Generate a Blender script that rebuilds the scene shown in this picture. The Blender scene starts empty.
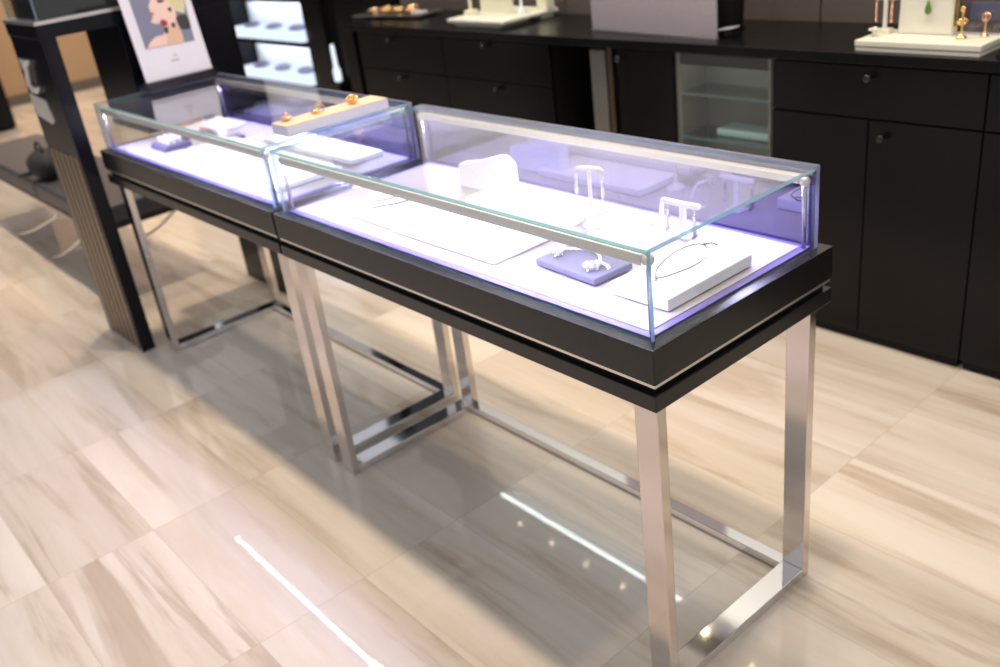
import bpy, bmesh, math, random
from mathutils import Matrix, Vector, Euler
random.seed(7)
PI = math.pi
SC = bpy.context.scene
COL = SC.collection

# ------------------------------------------------------------------ materials
def nt(name):
    m = bpy.data.materials.new(name); m.use_nodes = True
    t = m.node_tree; t.nodes.clear()
    o = t.nodes.new('ShaderNodeOutputMaterial')
    return m, t, o
def N(t, kind, **kw):
    n = t.nodes.new('ShaderNode' + kind)
    for k, v in kw.items():
        if k in n.inputs: n.inputs[k].default_value = v
        else: setattr(n, k, v)
    return n
def L(t, a, b): t.links.new(a, b)
def math_n(t, op, a, b=None):
    n = t.nodes.new('ShaderNodeMath'); n.operation = op
    for i, v in enumerate((a, b)):
        if v is None: continue
        if isinstance(v, (int, float)): n.inputs[i].default_value = v
        else: L(t, v, n.inputs[i])
    return n.outputs[0]
def pbr(name, col, rough=.5, metal=0., spec=.5, noise=0., nscale=20., bump=0., coat=0., stretch=(1, 1, 1), trans=0.):
    m, t, o = nt(name)
    p = N(t, 'BsdfPrincipled', Roughness=rough, Metallic=metal)
    p.inputs['Base Color'].default_value = (*col, 1)
    p.inputs['Specular IOR Level'].default_value = spec
    p.inputs['Coat Weight'].default_value = coat
    p.inputs['Coat Roughness'].default_value = .05
    p.inputs['Transmission Weight'].default_value = trans
    if noise or bump:
        tc = N(t, 'TexCoord'); mp = N(t, 'Mapping'); mp.inputs['Scale'].default_value = stretch
        L(t, tc.outputs['Object'], mp.inputs['Vector'])
        nz = N(t, 'TexNoise', Scale=nscale, Detail=4.)
        L(t, mp.outputs[0], nz.inputs['Vector'])
        if noise:
            mx = N(t, 'MixRGB'); mx.blend_type = 'MULTIPLY'; mx.inputs[1].default_value = (*col, 1)
            r = N(t, 'ValToRGB'); r.color_ramp.elements[0].color = (1 - noise,) * 3 + (1,); r.color_ramp.elements[1].color = (1 + noise * .3,) * 3 + (1,)
            L(t, nz.outputs['Fac'], r.inputs[0]); L(t, r.outputs[0], mx.inputs[2]); mx.inputs[0].default_value = 1
            L(t, mx.outputs[0], p.inputs['Base Color'])
        if bump:
            b = N(t, 'Bump', Strength=bump, Distance=.002); L(t, nz.outputs['Fac'], b.inputs['Height']); L(t, b.outputs[0], p.inputs['Normal'])
    L(t, p.outputs[0], o.inputs[0])
    return m
def emit(name, col, s):
    m, t, o = nt(name); e = N(t, 'Emission', Strength=s); e.inputs[0].default_value = (*col, 1)
    L(t, e.outputs[0], o.inputs[0]); return m
def sheet_glass(name, tint, mirror0=.04, rcol=(1, 1, 1), k=.9, rough=0.0):
    """thin clear pane: straight-through transparency plus a mirror reflection growing at grazing angles"""
    m, t, o = nt(name)
    tr = N(t, 'BsdfTransparent'); tr.inputs[0].default_value = (*tint, 1)
    gl = N(t, 'BsdfGlossy', Roughness=rough); gl.inputs[0].default_value = (*rcol, 1)
    lw = N(t, 'LayerWeight', Blend=.5)
    f = math_n(t, 'ADD', math_n(t, 'MULTIPLY', math_n(t, 'POWER', lw.outputs['Facing'], 5.), k), mirror0)
    mx = N(t, 'MixShader'); L(t, f, mx.inputs[0]); L(t, tr.outputs[0], mx.inputs[1]); L(t, gl.outputs[0], mx.inputs[2])
    L(t, mx.outputs[0], o.inputs[0]); return m
def glass_edge(name, tcol=(.42, .66, .72), pcol=(.30, .50, .56), lcol=(.50, .80, .88)):
    m, t, o = nt(name)
    tr = N(t, 'BsdfTransparent'); tr.inputs[0].default_value = (*tcol, 1)
    p = N(t, 'BsdfPrincipled', Roughness=.2); p.inputs['Base Color'].default_value = (*pcol, 1)
    tl = N(t, 'BsdfTranslucent'); tl.inputs[0].default_value = (*lcol, 1)
    a = N(t, 'MixShader'); a.inputs[0].default_value = .5; L(t, p.outputs[0], a.inputs[1]); L(t, tl.outputs[0], a.inputs[2])
    b = N(t, 'MixShader'); b.inputs[0].default_value = .45; L(t, a.outputs[0], b.inputs[1]); L(t, tr.outputs[0], b.inputs[2])
    L(t, b.outputs[0], o.inputs[0]); return m
def floor_mat():
    m, t, o = nt('marble_tiles')
    tc = N(t, 'TexCoord'); sep = N(t, 'SeparateXYZ'); L(t, tc.outputs['Object'], sep.inputs[0])
    TX, TY = .6275, .2915
    ux = math_n(t, 'DIVIDE', math_n(t, 'ADD', sep.outputs[0], .175), TX)
    uy = math_n(t, 'DIVIDE', math_n(t, 'ADD', sep.outputs[1], .4945), TY)
    ix, iy = math_n(t, 'FLOOR', ux), math_n(t, 'FLOOR', uy)
    fx, fy = math_n(t, 'SUBTRACT', ux, ix), math_n(t, 'SUBTRACT', uy, iy)
    cv = N(t, 'CombineXYZ'); L(t, ix, cv.inputs[0]); L(t, iy, cv.inputs[1])
    wn = N(t, 'TexWhiteNoise'); wn.noise_dimensions = '3D'; L(t, cv.outputs[0], wn.inputs['Vector'])
    sepc = N(t, 'SeparateColor'); L(t, wn.outputs['Color'], sepc.inputs[0])
    # veins run along x, shifted tile by tile
    off = N(t, 'VectorMath'); off.operation = 'SCALE'; L(t, wn.outputs['Color'], off.inputs[0]); off.inputs['Scale'].default_value = 9.
    add = N(t, 'VectorMath'); add.operation = 'ADD'; L(t, tc.outputs['Object'], add.inputs[0]); L(t, off.outputs[0], add.inputs[1])
    mp = N(t, 'Mapping'); mp.inputs['Scale'].default_value = (.5, 5., 1); mp.inputs['Rotation'].default_value = (0, 0, .05)
    L(t, add.outputs[0], mp.inputs['Vector'])
    n1 = N(t, 'TexNoise', Scale=2.2, Detail=7., Roughness=.6, Distortion=.5); L(t, mp.outputs[0], n1.inputs['Vector'])
    n2 = N(t, 'TexNoise', Scale=1.0, Detail=4., Roughness=.55, Distortion=.9); L(t, mp.outputs[0], n2.inputs['Vector'])
    base = N(t, 'ValToRGB'); cr = base.color_ramp
    cr.elements[0].position = .30; cr.elements[0].color = (.47, .39, .305, 1)
    cr.elements[1].position = .62; cr.elements[1].color = (.71, .655, .59, 1)
    e = cr.elements.new(.45); e.color = (.65, .58, .50, 1)
    L(t, n1.outputs['Fac'], base.inputs[0])
    vein = N(t, 'ValToRGB'); vr = vein.color_ramp
    vr.elements[0].position = .575; vr.elements[0].color = (1, 1, 1, 1)
    vr.elements[1].position = .635; vr.elements[1].color = (.63, .55, .48, 1)
    L(t, n2.outputs['Fac'], vein.inputs[0])
    vm = N(t, 'MixRGB'); vm.blend_type = 'MULTIPLY'; L(t, math_n(t, 'MULTIPLY', math_n(t, 'POWER', sepc.outputs[1], 1.6), .95), vm.inputs[0])
    L(t, base.outputs[0], vm.inputs[1]); L(t, vein.outputs[0], vm.inputs[2])
    tone = N(t, 'ValToRGB'); tr_ = tone.color_ramp
    tr_.elements[0].color = (.88, .86, .845, 1); tr_.elements[1].color = (1.08, 1.08, 1.09, 1)
    L(t, wn.outputs['Value'], tone.inputs[0])
    tm = N(t, 'MixRGB'); tm.blend_type = 'MULTIPLY'; tm.inputs[0].default_value = 1
    L(t, vm.outputs[0], tm.inputs[1]); L(t, tone.outputs[0], tm.inputs[2])
    # joints
    jx = math_n(t, 'LESS_THAN', math_n(t, 'MINIMUM', fx, math_n(t, 'SUBTRACT', 1., fx)), .0022)
    jy = math_n(t, 'LESS_THAN', math_n(t, 'MINIMUM', fy, math_n(t, 'SUBTRACT', 1., fy)), .0042)
    j = math_n(t, 'MULTIPLY', math_n(t, 'MAXIMUM', jx, jy), .38)
    jm = N(t, 'MixRGB'); L(t, j, jm.inputs[0]); L(t, tm.outputs[0], jm.inputs[1]); jm.inputs[2].default_value = (.36, .30, .25, 1)
    p = N(t, 'BsdfPrincipled', Roughness=.34); L(t, jm.outputs[0], p.inputs['Base Color'])
    p.inputs['Coat Weight'].default_value = .85; p.inputs['Coat Roughness'].default_value = .022
    L(t, p.outputs[0], o.inputs[0]); return m

M = {}
M['floor'] = floor_mat()
M['black_gloss'] = pbr('black_lacquer', (.010, .009, .009), .24, spec=.5)
M['black_cab'] = pbr('black_veneer', (.004, .004, .0042), .26, spec=.22, noise=.25, nscale=6, stretch=(.3, 1, 6))
M['black_deep'] = pbr('black_recess', (.006, .006, .006), .6, spec=.2)
M['black_console'] = pbr('black_console_paint', (.005, .005, .008), .2, spec=.25)
M['rib'] = pbr('dark_bronze_rib', (.27, .20, .14), .33, metal=.5)
M['steel'] = pbr('polished_steel', (.74, .69, .66), .13, metal=1., noise=.08, nscale=3, stretch=(1, 1, .3))
M['chrome'] = pbr('chrome', (.78, .78, .80), .06, metal=1.)
M['trim'] = pbr('satin_steel_trim', (.80, .76, .70), .3, metal=1.)
M['alu'] = pbr('light_bar_aluminium', (.80, .77, .74), .4, metal=.5)
M['post'] = pbr('corner_post_aluminium', (.62, .60, .70), .25, metal=.9)
M['led'] = emit('cool_led', (.65, .60, 1.0), 122.)
M['glass'] = sheet_glass('clear_glass', (.975, .99, .988), .035)
M['glass_edge'] = glass_edge('green_glass_edge')
M['clear_edge'] = glass_edge('clear_glass_edge', (.72, .76, .88), (.45, .46, .56), (.66, .68, .85))  # lavender of the case LEDs painted into the edge colour
M['mirror'] = sheet_glass('half_mirror_glass', (.62, .62, .70), .46, (.44, .42, .70), .3)
M['deck'] = pbr('lavender_white_display_bed', (.34, .32, .335), .5)
M['ledge'] = pbr('dark_blue_acrylic_ledge', (.16, .14, .34), .12)
M['white'] = pbr('white_leatherette', (.86, .855, .85), .5, bump=.05, nscale=300)
M['white_gloss'] = pbr('white_acrylic', (.85, .85, .86), .15)
M['lav'] = pbr('slate_blue_velvet', (.13, .135, .20), .6)
M['darktray'] = pbr('indigo_tray', (.06, .055, .16), .4)
M['silver'] = pbr('silver', (.82, .82, .86), .15, metal=1.)
M['darksilver'] = pbr('oxidised_silver', (.22, .21, .27), .3, metal=1.)
M['gold'] = pbr('gold', (.93, .62, .26), .18, metal=1.)
M['rosegold'] = pbr('rose_gold', (.90, .55, .38), .2, metal=1.)
M['pearl'] = pbr('pearl', (.88, .86, .88), .2, coat=.6)
M['crystal'] = pbr('crystal', (.9, .9, .95), .03, spec=.9, trans=.6)
M['wood'] = pbr('pale_wood', (.66, .52, .40), .45, noise=.2, nscale=8, stretch=(12, 1, 1))
M['bone'] = pbr('bone_white_tray', (.80, .78, .67), .45)
M['cream'] = pbr('cream_display_cloth', (.82, .78, .62), .6)
M['mauve'] = pbr('mauve_grey_linen', (.44, .39, .42), .7, noise=.25, nscale=160, bump=.2)
M['wallbrown'] = pbr('taupe_wall_panel', (.115, .09, .082), .5, noise=.12, nscale=4)
M['wallbeige'] = pbr('tan_wall', (.40, .27, .165), .6, noise=.15, nscale=3, stretch=(1, 1, .3))
M['wallwhite'] = pbr('white_display_back', (.80, .80, .78), .6)
M['greypanel'] = pbr('grey_metal_panel', (.20, .20, .19), .35, metal=.3)
M['bronze'] = pbr('bronze_strip', (.13, .095, .065), .35, metal=.7)
M['niche'] = pbr('grey_niche_lining', (.17, .18, .15), .5)
M['shelfglass'] = sheet_glass('sea_green_glass', (.16, .34, .29), .12)
M['leather'] = pbr('charcoal_leather', (.055, .055, .062), .38, noise=.2, nscale=30, bump=.3)
M['frame_black'] = pbr('black_bench_frame', (.012, .012, .012), .4)
M['bag'] = pbr('black_soft_bag', (.014, .014, .015), .8, noise=.4, nscale=40, bump=.6)
M['rug'] = pbr('slate_grey_rug', (.22, .22, .245), .85, noise=.35, nscale=25, bump=.4)
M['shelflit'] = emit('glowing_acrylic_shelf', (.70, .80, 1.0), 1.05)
M['led_soft'] = emit('cool_shelf_led', (.66, .76, 1.0), 26.)
M['led_white'] = emit('cool_white_tube', (.86, .97, .97), 17.)
M['led_warm'] = emit('warm_spot_lens', (1.0, .80, .50), 16.)
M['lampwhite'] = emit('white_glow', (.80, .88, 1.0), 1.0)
M['poster_white'] = pbr('poster_card', (.66, .66, .78), .5)  # bluish tint paints the case LED light into the white card
M['pewter'] = pbr('pewter', (.80, .77, .72), .3, metal=.25, noise=.3, nscale=60, bump=.5)
M['knob'] = pbr('dark_knob', (.05, .05, .05), .25, metal=.8)
M['acrylic'] = sheet_glass('clear_acrylic', (.88, .88, .96), .07)
M['green'] = pbr('green_stone', (.10, .22, .03), .1, coat=.5)
M['teal_reflect'] = pbr('pale_green_glass_bowl', (.45, .70, .62), .15, coat=.5)  # pale green stands in for the glow along the shelf glass edge
for nm, c in (('p_bg', (.17, .185, .28)), ('p_skin', (.72, .51, .47)), ('p_skin2', (.62, .41, .31)), ('p_hair', (.56, .52, .33)),
              ('p_dark', (.035, .028, .035)), ('p_red', (.25, .035, .05)), ('p_grey', (.42, .41, .46)), ('p_lip', (.40, .10, .10))):
    M[nm] = pbr('print_' + nm[2:], c, .5)

# ------------------------------------------------------------------ mesh builder
class MB:
    def __init__(s, M_=None): s.bm = bmesh.new(); s.T = M_ or Matrix.Identity(4); s.smooth = False
    def _take(s, b, mi=0):
        for f in b.faces: f.material_index = mi
        me = bpy.data.meshes.new('t'); b.to_mesh(me); b.free(); me.transform(s.T)
        s.bm.from_mesh(me); bpy.data.meshes.remove(me)
    def box(s, x0, x1, y0, y1, z0, z1, bev=0., mi=0, seg=2):
        b = bmesh.new(); bmesh.ops.create_cube(b, size=1)
        for v in b.verts:
            v.co = Vector(((x0 + x1) / 2 + v.co.x * (x1 - x0), (y0 + y1) / 2 + v.co.y * (y1 - y0), (z0 + z1) / 2 + v.co.z * (z1 - z0)))
        if bev: bmesh.ops.bevel(b, geom=list(b.edges), offset=bev, segments=seg, profile=.5, affect='EDGES')
        s._take(b, mi); return s
    def pane(s, x0, x1, y0, y1, z0, z1):
        """glass sheet: two large faces slot 0, rim faces slot 1"""
        d = [x1 - x0, y1 - y0, z1 - z0]; ax = d.index(min(d))
        b = bmesh.new(); bmesh.ops.create_cube(b, size=1)
        for v in b.verts:
            v.co = Vector(((x0 + x1) / 2 + v.co.x * d[0], (y0 + y1) / 2 + v.co.y * d[1], (z0 + z1) / 2 + v.co.z * d[2]))
        b.normal_update()
        for f in b.faces: f.material_index = 0 if abs(f.normal[ax]) > .9 else 1
        me = bpy.data.meshes.new('t'); b.to_mesh(me); b.free(); me.transform(s.T); s.bm.from_mesh(me); bpy.data.meshes.remove(me); return s
    def tube(s, pts, r, n=8, closed=False, mi=0):
        pts = [Vector(p) for p in pts]; m = len(pts); b = bmesh.new(); rings = []
        rr = r if isinstance(r, (list, tuple)) else [r] * m
        prev = None
        for i, p in enumerate(pts):
            a = pts[(i - 1) % m] if (closed or i > 0) else p
            c = pts[(i + 1) % m] if (closed or i < m - 1) else p
            d = (c - a).normalized()
            if prev is None:
                u = d.orthogonal().normalized()
            else:
                u = (prev - d * prev.dot(d)).normalized()
            prev = u; w = d.cross(u)
            rings.append([b.verts.new(p + (u * math.cos(2 * PI * k / n) + w * math.sin(2 * PI * k / n)) * rr[i]) for k in range(n)])
        for i in range(m if closed else m - 1):
            A, B = rings[i], rings[(i + 1) % m]
            for k in range(n): b.faces.new((A[k], A[(k + 1) % n], B[(k + 1) % n], B[k]))
        if not closed: b.faces.new(rings[0][::-1]); b.faces.new(rings[-1])
        bmesh.ops.recalc_face_normals(b, faces=list(b.faces))
        for f in b.faces: f.smooth = True
        s._take(b, mi); return s
    def lathe(s, prof, c, n=20, mi=0):
        b = bmesh.new(); rings = []
        for r, z in prof: rings.append([b.verts.new((c[0] + max(r, 1e-5) * math.cos(2 * PI * k / n), c[1] + max(r, 1e-5) * math.sin(2 * PI * k / n), c[2] + z)) for k in range(n)])
        for A, B in zip(rings, rings[1:]):
            for k in range(n): b.faces.new((A[k], A[(k + 1) % n], B[(k + 1) % n], B[k]))
        b.faces.new(rings[0][::-1]); b.faces.new(rings[-1])
        bmesh.ops.recalc_face_normals(b, faces=list(b.faces))
        for f in b.faces: f.smooth = True
        s._take(b, mi); return s
    def ball(s, c, r, mi=0, n=10, sc=(1, 1, 1)):
        b = bmesh.new(); bmesh.ops.create_uvsphere(b, u_segments=n, v_segments=max(6, n * 2 // 3), radius=1)
        for v in b.verts: v.co = Vector((c[0] + v.co.x * r * sc[0], c[1] + v.co.y * r * sc[1], c[2] + v.co.z * r * sc[2]))
        for f in b.faces: f.smooth = True
        s._take(b, mi); return s
    def ring(s, c, R, r, rx=0., ry=0., rz=0., n=22, k=8, mi=0, sc=(1, 1)):
        E = Euler((rx, ry, rz)).to_matrix()
        return s.tube([Vector(c) + E @ Vector((R * sc[0] * math.cos(2 * PI * i / n), R * sc[1] * math.sin(2 * PI * i / n), 0)) for i in range(n)], r, k, True, mi)
    def prism(s, poly, o, u, v, d, mi=0, bev=0.):
        """polygon in the plane o + a*u + b*v, pushed along vector d"""
        o, u, v, d = map(Vector, (o, u, v, d)); b = bmesh.new()
        A = [b.verts.new(o + u * p[0] + v * p[1]) for p in poly]; B = [b.verts.new(w.co + d) for w in A]
        b.faces.new(A); b.faces.new(B[::-1]); n = len(A)
        for i in range(n): b.faces.new((A[i], B[i], B[(i + 1) % n], A[(i + 1) % n]))
        bmesh.ops.recalc_face_normals(b, faces=list(b.faces))
        if bev: bmesh.ops.bevel(b, geom=list(b.edges), offset=bev, segments=2, affect='EDGES')
        s._take(b, mi); return s
    def build(s, name, mats, parent=None, tag_=None):
        if not isinstance(mats, (list, tuple)): mats = [mats]
        me = bpy.data.meshes.new(name)
        org = Vector((0, 0, 0))
        if parent is not None:
            r = parent
            while r.parent: r = r.parent
            org = r.location.copy()
        else:
            lo = [min(v.co[i] for v in s.bm.verts) for i in range(3)]; hi = [max(v.co[i] for v in s.bm.verts) for i in range(3)]
            org = Vector(((lo[0] + hi[0]) / 2, (lo[1] + hi[1]) / 2, lo[2])) if tag_ != 'world' else Vector((0, 0, 0))
        for v in s.bm.verts: v.co -= org
        s.bm.to_mesh(me); s.bm.free()
        for m in mats: me.materials.append(M[m] if isinstance(m, str) else m)
        o = bpy.data.objects.new(name, me); COL.objects.link(o)
        if parent is not None: o.parent = parent
        else: o.location = org
        return o
def tag(o, label, cat, group=None):
    o['label'] = label; o['category'] = cat
    if group: o['group'] = group
    return o
def thing(name, loc, label, cat, group=None):
    o = bpy.data.objects.new(name, None); o.empty_display_size = .1; COL.objects.link(o); o.location = loc
    return tag(o, label, cat, group)
def struct(o): o['kind'] = 'structure'; return o
def copy_tree(o, parent=None):
    c = o.copy(); COL.objects.link(c); c.parent = parent
    for ch in list(o.children): copy_tree(ch, c)
    return c
def arc(c, R, a0, a1, n, plane='xy'):
    out = []
    for i in range(n + 1):
        a = a0 + (a1 - a0) * i / n; p, q = R * math.cos(a), R * math.sin(a)
        out.append((c[0] + p, c[1] + q, c[2]) if plane == 'xy' else (c[0] + p, c[1], c[2] + q) if plane == 'xz' else (c[0], c[1] + p, c[2] + q))
    return out

# ------------------------------------------------------------------ room shell
b = MB(); b.box(-9.5, 3.2, -4.2, 5.2, -.05, 0); struct(b.build('floor', 'floor', tag_='world'))
b = MB()
for i in range(9):
    x0 = -3.42 + i * .62
    b.box(x0 + .003, x0 + .617, 1.97, 1.99, .9, 1.34, .002)
b.box(-3.42, 2.16, 1.99, 2.05, 0, 2.9); struct(b.build('wall_back', 'wallbrown', tag_='world'))
b = MB(); b.box(-9.5, -9.4, -4.2, .2, 0, 2.9); struct(b.build('wall_front', 'black_cab', tag_='world'))  # unseen dark wall stretch, added so the console leg reflects dark
b = MB(); b.box(-9.5, -9.4, .2, 5.2, 0, 2.9)
struct(b.build('wall_left', 'wallbeige', tag_='world'))
b = MB(); b.box(-9.4, -9.385, .2, 5.1, 0, .1, .003); struct(b.build('baseboard_left', 'wallbrown', tag_='world'))
b = MB(); b.box(-9.4, 3.2, 5.1, 5.2, 0, 2.9); struct(b.build('wall_far', 'wallbrown', tag_='world'))

# ------------------------------------------------------------------ the two glass showcases
Lc, Dc, Hc, GI, GT = 1.2695, .5217, .80, .0209, .9625
def showcase(label):
    root = thing('display_case', (-Lc / 2, Dc / 2, 0), label, 'display case', 'glass showcases standing end to end')
    MB().box(-Lc, 0, 0, Dc, .734, .80, .0015).build('plinth', 'black_gloss', root)
    MB().box(-Lc + .003, -.003, .003, Dc - .003, .727, .734).build('metal_trim', 'trim', root)['label'] = 'thin bright metal line under the upper black band'
    MB().box(-Lc + .012, -.012, .012, Dc - .012, .7135, .727).build('recess', 'black_deep', root)
    MB().box(-Lc, 0, 0, Dc, .6825, .7135, .0015).build('lower_band', 'black_gloss', root)
    # display bed inside a dark acrylic ledge
    g0, g1, h0, h1 = -Lc + GI, -GI, GI, Dc - GI
    ld = MB(); i_ = .012
    ld.box(g0 + .009, g1 - .009, h0 + .009, h0 + .024, .80, .803); ld.box(g0 + .009, g1 - .009, h1 - .024, h1 - .009, .80, .803)
    ld.box(g0 + .009, g0 + .024, h0 + .024, h1 - .024, .80, .803); ld.box(g1 - .024, g1 - .009, h0 + .024, h1 - .024, .80, .803)
    ld.build('ledge', 'ledge', root)
    MB().box(g0 + .024, g1 - .024, h0 + .024, h1 - .024, .80, .805, .001).build('display_bed', 'deck', root)
    t = .008
    MB().pane(g0, g1, h0, h1 - .012, GT - t, GT).build('top_pane', ['glass', 'glass_edge'], root)
    MB().pane(g0, g1, h0, h0 + t, .80, GT - t).build('front_pane', ['glass', 'glass_edge'], root)
    MB().pane(g0, g0 + t, h0 + t, h1 - .012, .80, GT - t).build('side_pane', ['glass', 'clear_edge'], root)
    MB().pane(g1 - t, g1, h0 + t, h1 - .012, .80, GT - t).build('side_pane', ['glass', 'clear_edge'], root)
    MB().pane(g0, g1, h1 - .012, h1, .80, GT).build('rear_pane', ['mirror', 'clear_edge'], root)['label'] = 'half mirrored rear pane'
    # light bars on slim corner posts
    for y0 in (h0 + .011, h1 - .032):
        lip = (y0, y0 + .002) if y0 < .2 else (y0 + .016, y0 + .018)
        bar = MB().box(-Lc + .045, -.045, y0, y0 + .018, .9315, .946, .001).box(-Lc + .045, -.045, lip[0], lip[1], .9265, .9315).build('light_bar', 'alu', root)
        b = MB(); b.bm.faces.new([b.bm.verts.new(q) for q in ((-Lc + .055, y0 + .003, .9312), (-Lc + .055, y0 + .015, .9312), (-.055, y0 + .015, .9312), (-.055, y0 + .003, .9312))])
        b.build('led_strip', 'led', bar)
        for x0 in (-Lc + .037, -.037):
            MB().tube([(x0, y0 + .009, .803), (x0, y0 + .009, .95)], .0045, 10).build('corner_post', 'post', root)
            MB().ball((x0, y0 + .009, .935), .0105, n=12).build('post_joint', 'alu', root)
    # two flat-bar leg loops and one rail at the back
    li, l2, wx, wy = .0178, .0222, .0527, .0228
    for x0 in (-li - wx, -Lc + li):
        for y0 in (l2, Dc - l2 - wy):
            MB().box(x0, x0 + wx, y0, y0 + wy, 0, .6825, .0012).build('leg', 'steel', root)
        MB().box(x0, x0 + wx, l2 + wy, Dc - l2 - wy, .001, .024, .0012).build('foot_rail', 'chrome', root)
        MB().box(x0, x0 + wx, l2 + wy, Dc - l2 - wy, .668, .6825, .001).build('upper_rail', 'steel', root)
    MB().box(-Lc + li + wx, -li - wx, Dc - .056, Dc - .024, .001, .022, .0012).build('rear_rail', 'chrome', root)
    return root
case_near = showcase('nearer glass showcase on polished steel legs, with pads, earring stands and a necklace inside')
case_far = copy_tree(case_near)
case_far.location.x -= Lc + .0128; case_far.location.y += .0015
case_far['label'] = 'farther glass showcase, behind the nearer one, carrying a poster and a wooden block on top'
FX = -Lc - .0128   # shift of the far case

# ------------------------------------------------------------------ things inside the near case
Z0 = .805
def pad(x0, x1, y0, y1, h, label, group=None, rot=0., mat='white', z=Z0, bev=.003):
    c = ((x0 + x1) / 2, (y0 + y1) / 2)
    b = MB(Matrix.Translation((c[0], c[1], 0)) @ Matrix.Rotation(rot, 4, 'Z') @ Matrix.Translation((-c[0], -c[1], 0)))
    r = thing('display_pad', (c[0], c[1], z), label, 'display pad', group)
    b.box(x0, x1, y0, y1, z + .0015, z + h, bev)
    b.build('cushion', mat, r)
    b2 = MB(b.T.copy()); b2.box(x0 + .004, x1 - .004, y0 + .004, y1 - .004, z, z + .0015); b2.build('base', 'deck', r)
    return r
pad(-1.085, -.868, .088, .252, .021, 'low white pad with three dark bracelets at left of the nearer case')
for k, (cx, cy, ln, a) in enumerate(((-1.045, .185, .055, 1.25), (-1.005, .178, .075, 1.2), (-.955, .170, .10, 1.15))):
    r = thing('bracelet', (cx, cy, Z0 + .021), 'thin dark chain bracelet, ' + ('leftmost', 'middle', 'rightmost and longest')[k] + ' of three on the low white pad', 'bracelet', 'bracelets on the low white pad')
    E = Matrix.Translation((cx, cy, Z0 + .0235)) @ Matrix.Rotation(a, 4, 'Z')
    b = MB(E)
    n = 12
    for i in range(n):
        t_ = (i / (n - 1) - .5) * ln
        b.ball((t_, math.sin(i * .8) * .003, 0), ln / n * .62, n=8, sc=(1, .75, .5))
    b.build('chain', 'darksilver', r)
    MB(E).ball((ln / 2 + .004, .002, 0), .0045, n=8, sc=(1.4, 1, .6)).build('charm', 'darksilver', r)
pad(-.855, -.487, .082, .262, .019, 'wide white pad in the middle front of the nearer case')
pad(-.845, -.50, .300, .440, .018, 'white pad along the mirror in the middle of the nearer case')
# peaked white card block
r = thing('display_block', (-.915, .405, Z0), 'white display block with a peaked top, at the mirror of the nearer case', 'display block')
b = MB(); b.prism([(-.100, 0), (.100, 0), (.096, .078), (.078, .092), (.050, .094), (-.035, .068), (-.094, .058)], (-.875, .385, Z0), (1, 0, 0), (0, 0, 1), (0, .034, 0), bev=.003)
b.build('body', 'white', r)
for dx, dz in ((-.040, .046), (-.022, .05), (-.03, .018)): MB().ball((-.875 + dx, .3846, Z0 + dz), .0028, n=8).build('stud', 'silver', r)
# blue tray with pearls and brooches
r = thing('jewellery_tray', (-.325, .170, Z0), 'slate blue tray holding a pearl strand and two sparkling brooches', 'tray')
TM = Matrix.Translation((-.322, .172, 0)) @ Matrix.Rotation(-.06, 4, 'Z')
MB(TM).box(-.085, .085, -.05, .05, Z0 + .004, Z0 + .018, .003).build('body', 'lav', r)
MB(TM).box(-.072, .072, -.04, .04, Z0, Z0 + .004).build('foot', 'white', r)
r2 = thing('pearl_necklace', (-.322, .17, Z0 + .018), 'pearl strand curved along the back of the slate blue tray', 'necklace')
b = MB(TM)
for i in range(25):
    t_ = i / 24; x_ = -.068 + .136 * t_; y_ = .012 + .026 * math.sin(PI * min(1, t_ * 1.25)) - .022 * max(0, t_ - .6)
    b.ball((x_, y_, Z0 + .0215), .0033, n=8)
b.build('beads', 'pearl', r2)
MB(TM).ring((.072, .0, Z0 + .0205), .004, .0011, n=10, k=5).build('clasp', 'silver', r2)
for k, (bx, by, sc) in enumerate(((-.060, -.012, 1.), (.045, -.018, 1.35))):
    rb = thing('brooch', (-.322 + bx, .172 + by, Z0 + .018), ('small', 'larger')[k] + ' crystal brooch at the ' + ('left', 'right') [k] + ' end of the slate blue tray', 'brooch')
    b = MB(TM); rnd = random.Random(k)
    b.ball((bx, by, Z0 + .025), .005 * sc, n=8)
    for j in range(8):
        a = j * PI / 4
        b.ball((bx + .010 * sc * math.cos(a), by + .009 * sc * math.sin(a), Z0 + .0225 + rnd.random() * .006), .0042 * sc, n=8)
    b.build('stones', 'crystal', rb)
    b = MB(TM); b.ring((bx, by, Z0 + .0205), .009 * sc, .0018, n=14, k=6); b.ball((bx + .006, by - .011 * sc, Z0 + .021), .003 * sc, n=8); b.build('setting', 'silver', rb)
# right pad with corded necklace
pad(-.196, -.062, .113, .352, .026, 'thick white pad with a fine looped necklace, right end of the nearer case', rot=.0)
r = thing('necklace', (-.142, .25, Z0 + .026), 'fine dark chain necklace looped on the thick white pad', 'necklace')
ZP = Z0 + .0275
loop = [(-.128, .172, ZP), (-.120, .205, ZP), (-.113, .245, ZP), (-.118, .285, ZP), (-.135, .318, ZP), (-.158, .338, ZP), (-.176, .335, ZP),
        (-.186, .305, ZP), (-.183, .265, ZP), (-.172, .225, ZP), (-.157, .192, ZP), (-.140, .172, ZP)]
def smooth(pts, it=2, closed=True):
    pts = [Vector(p) for p in pts]
    for _ in range(it):
        out = []
        for i in range(len(pts) if closed else len(pts) - 1):
            a, c = pts[i], pts[(i + 1) % len(pts)]; out += [a * .75 + c * .25, a * .25 + c * .75]
        pts = out
    return pts
MB().tube(smooth(loop), .0011, 6, True).build('chain', 'darksilver', r)
MB().ball((-.134, .168, ZP + .001), .004, n=8, sc=(1.2, .8, .5)).ball((-.128, .160, ZP + .001), .003, n=8, sc=(1, 1, .5)).build('pendant', 'darksilver', r)
MB().tube([(-.165, .338, ZP), (-.150, .352, ZP + .001), (-.140, .350, ZP)], .0016, 6).build('clasp', 'darksilver', r)

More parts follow.
